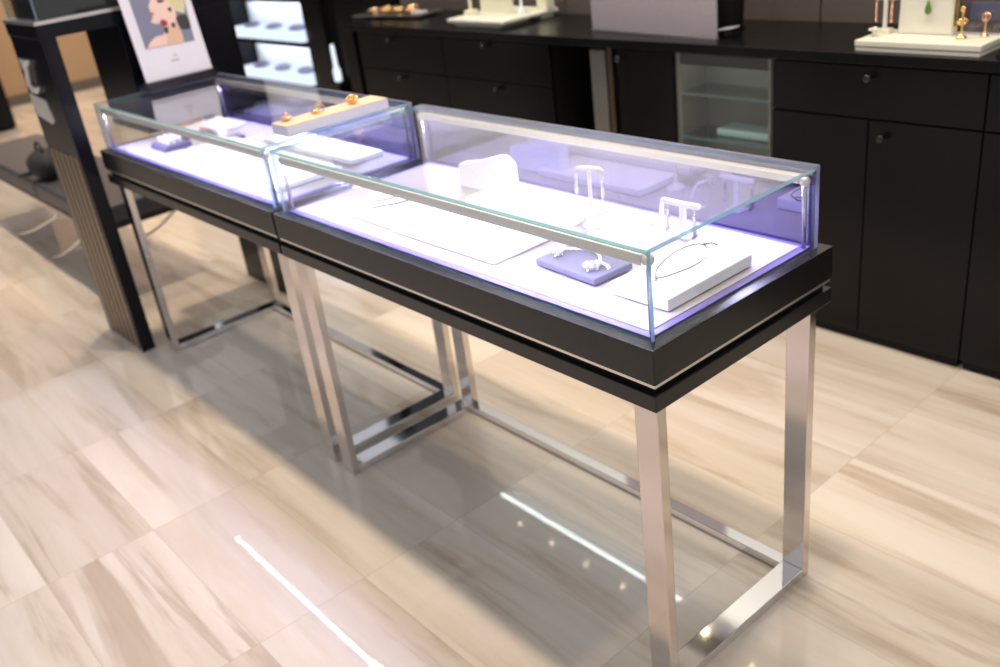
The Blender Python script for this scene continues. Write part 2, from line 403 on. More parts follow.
def earring_hook(b, x, y, z): b.tube(arc((x, y, z), .004, -.3, PI + .2, 8, 'yz'), .0007, 5)
def earring(x, y, z, ln, label, kind, mat='crystal', group=None):
    r = thing('earring', (x, y, z - ln), label, 'earring', group)
    b = MB(); earring_hook(b, x, y - .004, z + .001); b.build('hook', 'silver', r)
    b = MB()
    if kind == 'drop':
        b.tube([(x, y - .004, z), (x, y - .004, z - ln * .62)], .0016, 6)
        for i in range(4): b.ball((x, y - .004, z - ln * (.2 + .16 * i)), .0036, n=8)
        b.ball((x, y - .004, z - ln * .88), .0058, n=10, sc=(1, .7, 1.5))
    elif kind == 'hoop':
        b.tube([(x, y - .004, z), (x + .006, y - .004, z - ln * .25), (x + .009, y - .004, z - ln * .55), (x + .007, y - .004, z - ln * .85), (x + .004, y - .004, z - ln)], [.002, .0032, .0042, .0036, .0015], 8)
    else:
        b.tube([(x, y - .004, z), (x - .002, y - .004, z - ln * .5), (x - .003, y - .004, z - ln)], [.0012, .0026, .0038], 7)
        b.tube([(x, y - .004, z), (x + .003, y - .004, z - ln * .5), (x + .004, y - .004, z - ln * .9)], [.001, .002, .0032], 7)
    b.build('drop', mat, r)
    return r
# tall earring stand
sx, sy = -.468, .350
r = thing('earring_stand', (sx, sy, Z0), 'tall white T shaped earring stand at the mirror of the nearer case', 'earring stand')
MB().lathe([(.022, 0), (.023, .004), (.018, .009), (.008, .013), (.006, .016)], (sx, sy, Z0), 24).build('base', 'white_gloss', r)
MB().tube([(sx, sy, Z0 + .012), (sx, sy, Z0 + .128)], .0042, 12).build('stem', 'white_gloss', r)
MB().tube([(sx - .042, sy, Z0 + .121), (sx - .03, sy, Z0 + .127), (sx, sy, Z0 + .130), (sx + .032, sy, Z0 + .133), (sx + .044, sy, Z0 + .128)], [.003, .0045, .006, .0045, .003], 10).build('crossbar', 'white_gloss', r)
earring(sx - .036, sy, Z0 + .123, .052, 'silver drop earring on left arm of the tall white stand', 'drop', 'silver', 'earrings on the tall white stand')
earring(sx + .034, sy, Z0 + .129, .062, 'curved silver earring on right arm of the tall white stand', 'hoop', 'silver', 'earrings on the tall white stand')
r = thing('ring_holder', (-.452, .305, Z0), 'clear acrylic ring holder at the foot of the tall white stand', 'ring holder')
MB().lathe([(.021, 0), (.024, .004), (.024, .010), (.017, .018), (.010, .024), (.009, .036)], (-.452, .305, Z0), 20).build('body', 'acrylic', r)
MB().ring((-.452, .305, Z0 + .042), .010, .0013, rx=PI / 2, n=18, k=6).build('ring', 'silver', r)
r = thing('ring_stand', (-.415, .292, Z0), 'short white forked ring stand beside the clear ring holder', 'ring stand')
MB().tube([(-.415, .292, Z0), (-.415, .292, Z0 + .022)], [.006, .004], 10).build('stem', 'white_gloss', r)
MB().tube([(-.427, .292, Z0 + .024), (-.418, .292, Z0 + .021), (-.406, .292, Z0 + .025)], .003, 8).build('fork', 'white_gloss', r)
# small earring stand
sx, sy = -.262, .400
r = thing('earring_stand', (sx, sy, Z0), 'small white T shaped earring stand with two dangling earrings, near the thick white pad', 'earring stand')
MB().box(sx - .02, sx + .02, sy - .014, sy + .014, Z0, Z0 + .006, .0015).build('base', 'white_gloss', r)
MB().box(sx - .0065, sx + .0065, sy - .004, sy + .004, Z0 + .006, Z0 + .068, .001).build('stem', 'white_gloss', r)
MB().box(sx - .042, sx + .042, sy - .006, sy + .006, Z0 + .066, Z0 + .076, .002).build('crossbar', 'white_gloss', r)
earring(sx - .034, sy - .002, Z0 + .066, .056, 'twin strand earring on left end of the small white stand', 'twin', 'silver', 'earrings on the small white stand')
earring(sx + .034, sy - .002, Z0 + .066, .062, 'twin strand earring on right end of the small white stand', 'twin', 'silver', 'earrings on the small white stand')
r = thing('display_ramp', (-.36, .425, Z0), 'curved white bracelet ramp behind the small white stand', 'display ramp')
MB().tube([(-.352, .44, Z0 + .004), (-.350, .438, Z0 + .035), (-.340, .43, Z0 + .058), (-.318, .422, Z0 + .066)], [.006, .005, .004, .003], 10).build('arm', 'white_gloss', r)
MB().box(-.385, -.33, .42, .455, Z0, Z0 + .005, .001).build('base', 'white_gloss', r)

# ------------------------------------------------------------------ things inside the far case
pad(-1.76, -1.40, .088, .30, .016, 'wide white pad at the right front of the farther case')
pad(-2.11, -1.79, .105, .315, .016, 'wide white pad in the middle of the farther case')
pad(-1.95, -1.42, .345, .455, .018, 'long white pad against the mirror of the farther case')
for k, (x0, y0, hx, hy, lab) in enumerate(((-2.27, .155, .062, .048, 'small indigo tray full of pearl rings, nearest the front of the farther case'), (-2.36, .265, .055, .040, 'small indigo tray with a white card, behind the pearl tray in the farther case'))):
    r = thing('ring_tray', (x0, y0, Z0), lab, 'tray')
    MB().box(x0 - hx, x0 + hx, y0 - hy, y0 + hy, Z0, Z0 + .016, .003).build('body', 'darktray', r)
    if k == 0:
        MB().box(x0 - hx + .008, x0 + hx - .008, y0 - hy + .008, y0 + hy - .008, Z0 + .016, Z0 + .019, .001).build('lining', 'lav', r)
        for i in range(4):
            for j in range(3):
                o = MB().ring((x0 - .036 + i * .024, y0 - .022 + j * .022, Z0 + .027), .008, .0016, rx=PI / 2, n=14, k=6).ball((x0 - .036 + i * .024, y0 - .022 + j * .022, Z0 + .036), .0052, n=8).build('pearl_ring', 'pearl')
                tag(o, 'pearl ring standing in the small indigo tray of the farther case', 'ring', 'pearl rings in the indigo tray')
    else:
        MB().box(x0 - .04, x0 + .03, y0 + .002, y0 + .028, Z0 + .016, Z0 + .028, .002).build('card', 'white', r)
        o = MB().ball((x0 - .01, y0 - .022, Z0 + .0235), .0075, n=10).ring((x0 - .01, y0 - .022, Z0 + .0185), .011, .0025, n=14, k=6).build('pearl_brooch', 'pearl')
        tag(o, 'round white brooch in front of the card on the rear indigo tray', 'brooch')
o = MB().box(-2.205, -2.155, .295, .325, Z0, Z0 + .024, .003).build('display_cube', 'white_gloss'); tag(o, 'small white block standing alone at the back of the farther case', 'display block')
r = thing('display_cushion', (-2.125, .335, Z0), 'dark blue ring cushion beside the small white block', 'cushion')
MB().box(-2.148, -2.10, .315, .352, Z0, Z0 + .012, .004).build('pillow', 'lav', r)
MB().ring((-2.124, .333, Z0 + .0135), .010, .0016, n=16, k=6).build('ring', 'silver', r)
r = thing('brooch', (-2.172, .165, Z0), 'tiny dark brooch lying beside the pearl ring tray', 'brooch')
MB().ball((-2.172, .165, Z0 + .004), .006, n=10, sc=(1.4, 1, .6)).build('stone', 'lav', r)
MB().ring((-2.172, .165, Z0 + .002), .009, .0018, n=14, k=6).build('setting', 'darksilver', r)
r = thing('display_pad', (-2.40, .36, Z0), 'plain lavender grey pad at the left back of the farther case', 'display pad')
MB().box(-2.49, -2.27, .33, .44, Z0 + .0015, Z0 + .012, .003).build('cushion', 'white', r)
MB().box(-2.485, -2.275, .335, .435, Z0, Z0 + .0015).build('base', 'deck', r)

# ------------------------------------------------------------------ on top of the far case
zt = GT
r = thing('wooden_block', (-1.352, .27, zt), 'long white block with pale wooden top and three gold rings, on the farther case', 'display block')
WM = Matrix.Translation((-1.352, .272, 0)) @ Matrix.Rotation(-.02, 4, 'Z')
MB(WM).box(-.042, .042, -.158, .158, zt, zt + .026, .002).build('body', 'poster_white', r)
MB(WM).box(-.042, .042, -.158, .158, zt + .026, zt + .0285, .0008).build('wood_top', 'wood', r)['label'] = 'pale wooden top'
for k, (x0, y0) in enumerate(((-1.375, .150), (-1.358, .238), (-1.352, .345))):
    zz = zt + .0285; mat = ('rosegold', 'gold', 'gold')[k]
    r = thing('gold_ring', (x0, y0, zz), ('rose gold knotted ring at the near end', 'open gold ring in the middle', 'chunky gold ring at the far end')[k] + ' of the wooden block', 'ring', 'gold rings on the wooden block')
    if k == 0:
        MB().ring((x0, y0, zz + .008), .012, .004, rx=.25, n=18).build('band', mat, r)
        MB().ball((x0 + .004, y0 - .002, zz + .014), .0075, n=10).ball((x0 - .009, y0 + .004, zz + .013), .006, n=10).build('knot', mat, r)
    elif k == 1:
        MB().ring((x0, y0 + .006, zz + .013), .012, .0022, rx=PI / 2, rz=.9, n=18).build('band', mat, r)
        MB().ball((x0 - .004, y0 - .012, zz + .006), .007, n=10, sc=(1.5, 1, .8)).ball((x0 + .006, y0 - .006, zz + .008), .006, n=10).build('flower', mat, r)
    else:
        MB().ring((x0, y0, zz + .011), .012, .005, rx=.5, ry=.2, n=18).build('band', mat, r)
        MB().ball((x0 + .003, y0 - .004, zz + .018), .010, n=10).ball((x0 - .010, y0 - .008, zz + .013), .007, n=10).build('cluster', 'gold', r)
# poster in its black foot
th = math.radians(9.5); pu = Vector((-math.sin(th), 0, math.cos(th))); pn = Vector((math.cos(th), 0, math.sin(th)))
r = thing('poster_stand', (-2.49, .335, zt), 'white advertising poster of a woman in profile, in a black foot on the farther case', 'poster stand')
MB().box(-2.515, -2.47, .205, .468, zt, zt + .030, .002).build('foot', 'black_gloss', r)
PO = Vector((-2.49, 0, .9925))
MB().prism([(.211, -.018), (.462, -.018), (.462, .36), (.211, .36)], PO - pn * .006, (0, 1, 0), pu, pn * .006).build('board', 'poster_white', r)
pr = MB()
def flat(poly, lay, mi): pr.prism(poly, PO + pn * (.0004 * lay), (0, 1, 0), pu, pn * .0004, mi)
flat([(.246, .108), (.430, .104), (.440, .246), (.443, .335), (.246, .335)], 0, 0)
flat([(.325, .335), (.324, .31), (.322, .29), (.319, .265), (.311, .253), (.303, .243), (.309, .236), (.303, .231), (.307, .225), (.303, .219), (.309, .211), (.305, .203), (.295, .195), (.305, .187), (.327, .182), (.334, .172), (.336, .158), (.326, .145), (.293, .143), (.269, .128), (.252, .110), (.39, .106), (.392, .138), (.386, .174), (.392, .20), (.400, .25), (.40, .335)], 1, 1)
flat([(.345, .180), (.386, .172), (.393, .14), (.39, .106), (.325, .108), (.338, .14)], 2, 2)
flat([(.335, .335), (.345, .29), (.379, .256), (.388, .234), (.397, .212), (.424, .201), (.434, .224), (.440, .26), (.442, .335)], 2, 3)
flat([(.386, .188), (.395, .196), (.408, .199), (.427, .197), (.433, .172), (.431, .149), (.412, .146), (.395, .152)], 3, 4)
flat([(.326, .188), (.338, .196), (.354, .186), (.349, .172), (.333, .170)], 3, 5)
flat([(.333, .168), (.349, .168), (.345, .148), (.334, .145)], 3, 4)
flat([(.366, .178), (.380, .177), (.374, .160), (.364, .163)], 3, 4)
flat([(.369, .227), (.377, .230), (.384, .226), (.380, .215), (.372, .215)], 3, 4)
flat([(.338, .258), (.352, .262), (.368, .257), (.362, .251), (.346, .250)], 3, 4)
flat([(.304, .226), (.318, .222), (.312, .213), (.304, .217)], 2, 7)
pr.build('print', ['p_bg', 'p_skin', 'p_skin2', 'p_hair', 'p_dark', 'p_red', 'p_grey', 'p_lip'], r)
pr = MB()
flat([(.334, .068), (.338, .077), (.342, .070), (.347, .077), (.350, .068)], 1, 0)
x_ = .322
for wd in (.006, .004, .007, .005, .006, .004): flat([(x_, .050), (x_ + wd * .75, .050), (x_ + wd * .75, .059), (x_, .059)], 1, 0); x_ += wd
pr.build('emblem', 'p_grey', r)['label'] = 'small grey emblem and word below the picture'

# ------------------------------------------------------------------ tall black console at the left
x0, x1 = -2.962, -2.592
r = thing('console_table', ((x0 + x1) / 2, .285, 0), 'tall black console with ribbed front leg and pewter emblem, left of the farther case', 'console table')
fl = MB().box(x0, x1, -.052, -.010, 0, 1.19, .002).box(x0, x1, -.062, -.052, .78, 1.19, .002).box(x0, x0 + .02, -.062, -.052, 0, .78).box(x1 - .012, x1, -.062, -.052, 0, .78).build('front_leg', 'black_console', r)
for i in range(6):
    xa = x0 + .026 + i * .0555
    MB().box(xa, xa + .032, -.063, -.052, .002, .778, .002).build('rib', 'rib', fl)
MB().box(x0, x1, .585, .635, 0, 1.19, .002).build('rear_leg', 'black_console', r)
MB().box(x0, x1, .205, .585, .80, 1.19, .002).build('hanging_cabinet', 'black_console', r)
MB().box(x0 - .002, x1 + .002, -.065, .640, 1.19, 1.236, .0015).build('table_top', 'black_console', r)
MB().box(x0 - .004, x1 + .004, -.067, .642, 1.236, 1.247, .001).build('metal_edge', 'trim', r)['label'] = 'bright metal edge'
gx0, gx1, gy0, gy1 = x0 + .012, x1 - .012, -.052, .628
MB().pane(gx0, gx1, gy0, gy0 + .006, 1.247, 1.50).build('front_pane', ['glass', 'glass_edge'], r)
MB().pane(gx0, gx1, gy1 - .006, gy1, 1.247, 1.50).build('rear_pane', ['glass', 'glass_edge'], r)
MB().pane(gx0, gx0 + .006, gy0 + .006, gy1 - .006, 1.247, 1.50).build('side_pane', ['glass', 'glass_edge'], r)
MB().pane(gx1 - .006, gx1, gy0 + .006, gy1 - .006, 1.247, 1.50).build('side_pane', ['glass', 'glass_edge'], r)
MB().pane(gx0, gx1, gy0, gy1, 1.50, 1.506).build('top_pane', ['glass', 'glass_edge'], r)
em = MB()
ey = -.062
em.prism([(-2.945, .985), (-2.77, .972), (-2.735, .905), (-2.77, .885), (-2.93, .905)], (0, ey, 0), (1, 0, 0), (0, 0, 1), (0, -.005, 0), bev=.0015)
em.tube([(-2.91, ey - .004, 1.108), (-2.87, ey - .006, 1.098), (-2.83, ey - .006, 1.10), (-2.80, ey - .005, 1.108)], [.006, .012, .012, .006], 8)
em.tube([(-2.855, ey - .006, 1.098), (-2.86, ey - .006, 1.07), (-2.875, ey - .006, 1.045), (-2.885, ey - .006, 1.02), (-2.865, ey - .006, .998)], [.014, .010, .012, .010, .008], 8)
em.tube([(-2.90, ey - .005, 1.025), (-2.86, ey - .006, 1.008), (-2.82, ey - .006, 1.003), (-2.785, ey - .005, 1.015)], [.005, .010, .011, .006], 8)
em.build('emblem', 'pewter', r)['label'] = 'pewter relief emblem on the black leg'
r = thing('display_plinth', ((x0 + x1) / 2, .29, 1.247), 'black covered plinth inside the glass top of the tall console', 'display plinth')
MB().box(gx0 + .05, gx1 - .012, gy0 + .014, gy1 - .012, 1.247, 1.43, .006).build('body', 'black_deep', r)
MB().box(gx0 + .06, gx1 - .022, gy0 + .024, gy1 - .022, 1.43, 1.436, .002).build('cloth_top', 'black_cab', r)

# ------------------------------------------------------------------ leather benches, bag
r = thing('leather_bench', (-4.2, .28, 0), 'long charcoal leather bench with crossed metal legs, behind the ribbed black leg', 'bench')
for xa, xb in ((-5.26, -4.045), (-4.035, -3.20)):
    MB().box(xa, xb, .075, .47, .345, .43, .018, seg=3).build('cushion', 'leather', r)
MB().box(-5.25, -3.21, .085, .46, .318, .345, .003).build('seat_frame', 'frame_black', r)
for y_, A, B in ((.06, -4.83, -3.72), (.06, -4.17, -3.30), (.50, -4.70, -3.72), (.50, -4.02, -3.30)):
    MB().tube([(A + (B - A) * i / 14, y_, .008 + .312 * (i / 14) ** 1.25) for i in range(15)], .008, 8).build('leg', 'chrome', r)
r = thing('handbag', (-4.02, .16, .43), 'soft black bag sitting on the charcoal bench', 'bag')
bm_ = MB(); bm_.ball((-4.02, .16, .50), .11, n=18, sc=(1.15, .75, .68)); o = bm_.build('body', 'bag', r)
for v in o.data.vertices:
    w = v.co
    if w.z < .004: w.z = .002
    d = 1 + .10 * math.sin(w.x * 60 + w.z * 40) * math.sin(w.y * 50); w.x *= d; w.y *= d
MB().tube([(-4.10, .10, .46), (-4.15, .07, .45), (-4.19, .06, .436), (-4.22, .085, .436), (-4.17, .11, .437)], .007, 8).build('strap', 'bag', r)
MB().tube(arc((-4.02, .15, .555), .055, 0, PI, 10, 'xz'), .006, 8).build('handle', 'bag', r)

# ------------------------------------------------------------------ far left: black plinth by the wall
r = thing('display_pillar', (-8.6, .75, 0), 'black block standing on the floor at the far left edge', 'display pillar')
MB().box(-9.0, -8.15, .42, 1.0, .02, 1.25, .008).build('body', 'black_cab', r)
MB().box(-8.98, -8.17, .44, .98, 0, .02).build('toe_base', 'black_deep', r)

# ------------------------------------------------------------------ lit shelf cabinet at the back left
CY = 2.0
r = thing('shelf_cabinet', (-5.0, 2.2, 0), 'black wall cabinet with cool lit shelves, behind the poster', 'shelf cabinet')
def slab(name, mat, *a, bev=.003, par=r): return MB().box(*a, bev).build(name, mat, par)
slab('side_panel', 'black_cab', -7.4, -5.56, CY, 2.5, 0, 2.3)
slab('side_panel', 'black_cab', -4.545, -4.315, CY, 2.5, 0, 2.3)
slab('side_panel', 'black_cab', -4.155, -3.56, CY, 2.5, 0, 2.3)
slab('back_panel', 'wallwhite', -5.56, -4.155, 2.14, 2.20, .02, 2.3)
for i, zt_ in enumerate((.22, .485, .755, 1.03)):
    s1 = slab('shelf', 'black_cab', -5.56, -4.545, CY, 2.14, zt_ - .105, zt_ - .065)
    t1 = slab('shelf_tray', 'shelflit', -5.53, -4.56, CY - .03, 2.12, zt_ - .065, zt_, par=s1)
    slab('shelf_light', 'led_soft', -5.50, -4.60, CY + .06, CY + .08, zt_ - .111, zt_ - .105, bev=0, par=s1)
slab('plinth', 'black_deep', -5.56, -4.155, CY + .03, 2.14, 0, .02)
for i, zt_ in enumerate((.485, .755)):
    for k in range(3):
        xx = -5.33 + k * .31; yy = CY + .04
        o = MB().ring((xx, yy, zt_ + .012), .062, .011, rx=.15, n=18, k=8, sc=(1.2, .6)).box(xx - .03, xx + .03, yy - .012, yy + .012, zt_, zt_ + .016, .003).build('bangle', 'darksilver')
        tag(o, ('left', 'middle', 'right')[k] + ' dark bangle on the ' + ('lower', 'upper')[i] + ' lit shelf of the black wall cabinet', 'bangle', 'dark bangles on the lit shelves')
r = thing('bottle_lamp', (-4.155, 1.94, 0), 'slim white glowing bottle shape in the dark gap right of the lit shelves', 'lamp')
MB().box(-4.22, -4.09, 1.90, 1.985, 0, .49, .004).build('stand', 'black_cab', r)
MB().lathe([(.018, .49), (.023, .50), (.023, .555), (.014, .575), (.012, .69), (.010, .705), (.0, .707)], (-4.155, 1.94, 0), 16).build('body', 'lampwhite', r)  # glowing shape added for a glimpse of another lit shelf

# ------------------------------------------------------------------ back counter
FY = 1.551; CT = .9186
cb = MB().box(-3.36, 2.16, FY - .004, 1.968, .888, CT, .002).build('countertop', 'black_cab')
tag(cb, 'long black countertop running along the back wall under the white displays', 'countertop')
def knob(x, z, par):
    o = MB(Matrix.Translation((x, FY - .021, z)) @ Matrix.Rotation(PI / 2, 4, 'X')).lathe([(.005, -.018), (.005, -.006), (.010, -.003), (.012, .003), (.009, .006), (.0, .007)], (0, 0, 0), 16).build('knob', 'knob', par)
    return o
def front(name, xa, xb, za, zb, par, kx=None, kz=None):
    f = MB().box(xa + .0025, xb - .0025, FY, FY + .018, za + .003, zb - .003, .0012).build(name, 'black_cab', par)
    if kx is not None: knob(kx, kz, f)
    return f
def cabinet(xa, xb, label):
    r = thing('base_cabinet', ((xa + xb) / 2, 1.75, 0), label, 'cabinet', 'black cabinets under the countertop')
    MB().box(xa + .001, xb - .001, FY + .0185, 1.966, .03, .887).build('body', 'black_deep', r)
    MB().box(xa + .01, xb - .01, FY + .012, 1.9, 0, .03).build('toe_base', 'black_deep', r)
    return r
# left: two drawer columns
r = cabinet(-3.225, -2.54, 'black drawer cabinet at the left end of the counter')
front('drawer', -3.225, -2.54, .718, .885, r, -2.93, .862); front('drawer', -3.225, -2.54, .385, .718, r, -2.883, .688); front('drawer', -3.225, -2.54, .03, .385, r, -2.883, .355)
r = cabinet(-2.54, -1.853, 'black drawer cabinet below the white riser with pale stands')
front('drawer', -2.54, -1.853, .718, .885, r, -2.233, .866); front('drawer', -2.54, -1.853, .385, .718, r, -2.182, .691); front('drawer', -2.54, -1.853, .03, .385, r, -2.182, .355)
r = thing('end_panel', (-3.30, 1.75, 0), 'narrow black end panel with bronze strip at the left end of the counter', 'end panel')
MB().box(-3.36, -3.262, FY - .002, 1.966, .0, .887, .002).build('panel', 'black_cab', r)
MB().box(-3.260, -3.230, FY + .03, FY + .05, .0, .72, .001).build('bronze_strip', 'bronze', r)['label'] = 'bronze strip'  # strip put in place of a gap showing what lies behind
# open bay
r = thing('knee_space', (-1.68, 1.8, 0), 'dark open bay with a grey metal upright, under the mauve board', 'cabinet')
MB().box(-1.852, -1.235, 1.93, 1.966, 0, .887).build('back_panel', 'black_deep', r)
MB().box(-1.684, -1.606, FY + .05, FY + .09, 0, .865, .003).build('upright', 'greypanel', r)['label'] = 'grey metal upright'
MB().box(-1.585, -1.562, FY + .04, FY + .07, 0, .887, .002).build('bronze_strip', 'bronze', r)['label'] = 'thin bronze strip'
r = thing('base_cabinet', (-1.365, 1.75, 0), 'narrow black door cabinet left of the glass fronted niche', 'cabinet', 'black cabinets under the countertop')
MB().box(-1.498, -1.238, FY + .0185, 1.925, .0, .887).build('body', 'black_deep', r)
front('door', -1.498, -1.236, .02, .885, r, -1.475, .855)
# glass niche
r = thing('glass_cabinet', (-1.04, 1.75, 0), 'low glass fronted niche with sea green shelves between black cabinets', 'cabinet', 'black cabinets under the countertop')
MB().box(-1.234, -.845, 1.705, 1.966, .0, .887).build('back_panel', 'niche', r)
MB().box(-1.234, -1.216, FY + .01, 1.705, .0, .887).build('side_panel', 'niche', r)
MB().box(-.862, -.845, FY + .01, 1.705, .0, .887).build('side_panel', 'niche', r)
MB().box(-1.216, -.862, FY + .01, 1.705, .0, .05).build('bottom_panel', 'niche', r)
MB().pane(-1.214, -.864, FY + .012, 1.703, .742, .752).build('shelf', ['shelfglass', 'glass_edge'], r)
MB().pane(-1.214, -.864, FY + .012, 1.703, .590, .600).build('shelf', ['shelfglass', 'glass_edge'], r)
MB().pane(-1.232, -.847, FY + .001, FY + .007, .03, .885).build('glass_door', ['glass', 'black_deep'], r)
MB().box(-1.216, -.862, FY + .010, FY + .016, .846, .887).build('top_rail', 'black_cab', r)  # rail added to keep the glowing strip out of view
MB().box(-1.20, -.88, FY + .018, FY + .026, .862, .884).build('strip_light', emit('niche_light', (1., .98, .85), 4.5), r)  # hidden glowing strip added to brighten the inside of the niche
o = MB().box(-1.10, -.868, 1.60, 1.69, .600, .628, .008, seg=3).build('glass_block', 'teal_reflect'); tag(o, 'pale sea green glass block glinting on the lower shelf of the glass niche', 'glass block')  # block added to make the shelf's front edge look brighter

# right units
def drawer_doors(xa, xb, label, kz):
    r = cabinet(xa, xb, label); mid = (xa + xb) / 2
    front('drawer', xa, xb, .731, .885, r, mid, .853); front('door', xa, mid, .03, .731, r); front('door', mid, xb, .03, .731, r, mid + .05, .683)
    return r
drawer_doors(-.843, -.182, 'black cabinet with one drawer over two doors, below the white tray with a bust', 0)
drawer_doors(-.182, .48, 'black cabinet cut off by the right edge of the photo', 0)
drawer_doors(.48, 1.14, 'black cabinet beyond the right edge of the photo', 0)

# ------------------------------------------------------------------ on the counter
r = thing('jewellery_tray', (-3.2, 1.78, CT), 'flat glass tray heaped with gold bracelets at the left end of the counter', 'tray')
TM = Matrix.Translation((-3.19, 1.785, 0)) @ Matrix.Rotation(.14, 4, 'Z')
MB(TM).box(-.245, .245, -.085, .085, CT + .008, CT + .018, .002).build('slab', pbr('smoky_glass_slab', (.10, .10, .08), .08), r)
for sx_ in (-.2, .2): MB(TM).box(sx_ - .02, sx_ + .02, -.06, .06, CT, CT + .008).build('foot', 'black_deep', r)
for k in range(7):
    bx, by = -.13 + .045 * k, (-.035, .03)[k % 2] * .8
    o = MB(TM).ring((bx, by, CT + .030), .030, .0095, rx=.25 * (k % 3 - 1), ry=.3 * ((k % 2) * 2 - 1), n=16, k=8).ball((bx + .01, by - .03, CT + .036), .012, n=8).build('gold_bracelet', 'gold' if k % 3 else 'rosegold')
    tag(o, 'gold bracelet in the heap on the flat glass tray', 'bracelet', 'gold bracelets on the glass tray')
o = MB(TM).box(.16, .235, -.05, -.015, CT + .018, CT + .030, .003).build('price_card', 'white_gloss'); tag(o, 'small white card at the right end of the gold bracelet tray', 'card')
# pale riser with stands
r = thing('display_riser', (-2.36, 1.76, CT), 'bone white riser with pale stands on the left half of the counter', 'display riser')
MB().box(-2.55, -2.175, 1.605, 1.93, CT + .018, CT + .034, .004).build('top', 'bone', r)
MB().box(-2.53, -2.22, 1.63, 1.80, CT, CT + .018, .002).build('foot', 'cream', r)
MB().box(-2.235, -2.19, 1.84, 1.91, CT, CT + .018, .002).build('foot', 'cream', r)
zr = CT + .034
r = thing('earring_stand', (-2.535, 1.73, zr), 'slim pale earring stand at the left of the bone white riser', 'earring stand')
MB().box(-2.565 + .02, -2.515 + .02, 1.70, 1.75, zr, zr + .018, .003).build('base', 'cream', r)
MB().box(-2.531, -2.519, 1.72, 1.732, zr + .018, zr + .12, .002).build('stem', 'cream', r)
MB().box(-2.57, -2.48, 1.72, 1.732, zr + .12, zr + .13, .002).build('crossbar', 'cream', r)
r = thing('display_bust', (-2.37, 1.74, zr), 'broad pale display bust in the middle of the bone white riser', 'display bust')
MB().prism([(-.085, 0), (.085, 0), (.082, .14), (.03, .20), (-.03, .20), (-.082, .14)], (-2.365, 1.72, zr), (1, 0, 0), (0, 0, 1), (0, .05, 0), bev=.004).build('torso', 'cream', r)
MB().box(-2.46, -2.28, 1.70, 1.79, zr, zr + .006, .002).build('base', 'bone', r)
r = thing('ring_stand', (-2.235, 1.77, zr), 'thin white ring stand right of the broad pale bust', 'ring stand')
MB().lathe([(.020, 0), (.021, .012), (.010, .018), (.006, .022), (.005, .11), (.0, .112)], (-2.235, 1.77, zr), 16).build('stem', 'white_gloss', r)
MB().ring((-2.235, 1.77, zr + .085), .012, .003, rx=.3, n=14, k=6).build('ring', 'silver', r)
o = MB().prism([(-.035, 0), (.035, 0), (.032, .12), (-.032, .12)], (-2.205, 1.86, zr), (1, 0, 0), (0, 0, 1), (0, .045, 0), bev=.004).build('display_block', 'cream'); tag(o, 'upright pale block at the back right corner of the bone white riser', 'display block')
# mauve board
r = thing('display_board', (-1.41, 1.65, CT), 'large mauve grey board standing on the counter', 'display board')
ang = math.atan2(1.607 - 1.663, .626)
BMt = Matrix.Translation((-1.722, 1.665, 0)) @ Matrix.Rotation(ang, 4, 'Z')
MB(BMt).box(0, .624, 0, .012, CT + .006, CT + .42, .004).build('panel', 'mauve', r)
MB(BMt).box(-.001, .625, -.001, .013, CT, CT + .007, .001).build('bottom_edge', 'trim', r)['label'] = 'metal bottom edge'
r = thing('display_bust', (-1.19, 1.80, CT), 'black rounded display bust behind the mauve board', 'display bust')
MB().lathe([(.046, .0), (.049, .02), (.055, .10), (.054, .18), (.040, .24), (.026, .27), (.024, .31), (.0, .312)], (-1.19, 1.80, CT), 24).build('torso', 'black_deep', r)
MB().lathe([(.056, 0), (.056, .006), (.05, .008)], (-1.19, 1.80, CT), 24).build('base', 'black_cab', r)
r = thing('card_holder', (-1.095, 1.665, CT), 'small white slanted card on a clear holder, right of the mauve board', 'card holder')
MB().prism([(0, .024), (.06, .032), (.06, .036), (0, .028)], (-1.125, 1.64, CT), (1, 0, 0), (0, 0, 1), (0, .05, 0), bev=.001).build('card', 'white_gloss', r)
MB().box(-1.104, -1.086, 1.655, 1.675, CT, CT + .027, .001).build('holder', 'acrylic', r)
# white two-tier tray
r = thing('jewellery_tray', (-.40, 1.65, CT), 'white two tier tray with a bust and stands at the right of the counter', 'tray')
MB().box(-.578, -.222, 1.572, 1.735, CT, CT + .0115, .002).build('lower_tier', 'bone', r)
MB().box(-.574, -.226, 1.576, 1.731, CT + .0115, CT + .0135).build('gap', 'black_deep', r)
MB().box(-.580, -.220, 1.570, 1.737, CT + .0135, CT + .0315, .003).build('upper_tier', 'bone', r)
zr = CT + .0315
r = thing('display_bust', (-.425, 1.69, zr), 'tall white slab bust wearing a green drop, on the two tier tray', 'display bust')
MB().prism([(-.082, 0), (.078, 0), (.074, .16), (.03, .24), (-.03, .24), (-.078, .16)], (-.425, 1.675, zr), (1, 0, 0), (0, 0, 1), (0, .03, 0), bev=.004).build('torso', 'bone', r)
MB().box(-.35, -.338, 1.678, 1.702, zr + .02, zr + .16, .002).build('side_strip', 'gold', r)
r = thing('pendant_necklace', (-.42, 1.67, zr + .05), 'green drop pendant hanging on the tall white bust', 'necklace')
MB().lathe([(.0, 0), (.007, .006), (.009, .014), (.005, .030), (.001, .042)], (-.418, 1.667, zr + .055), 12).build('drop', 'green', r)
MB().tube([(-.418, 1.669, zr + .095), (-.440, 1.670, zr + .15), (-.456, 1.672, zr + .205)], .0013, 6).tube([(-.418, 1.669, zr + .095), (-.402, 1.670, zr + .15), (-.388, 1.672, zr + .205)], .0013, 6).build('chain', 'gold', r)
sx, sy = -.546, 1.675
r = thing('earring_stand', (sx, sy, zr), 'white T shaped earring stand at the left of the two tier tray', 'earring stand')
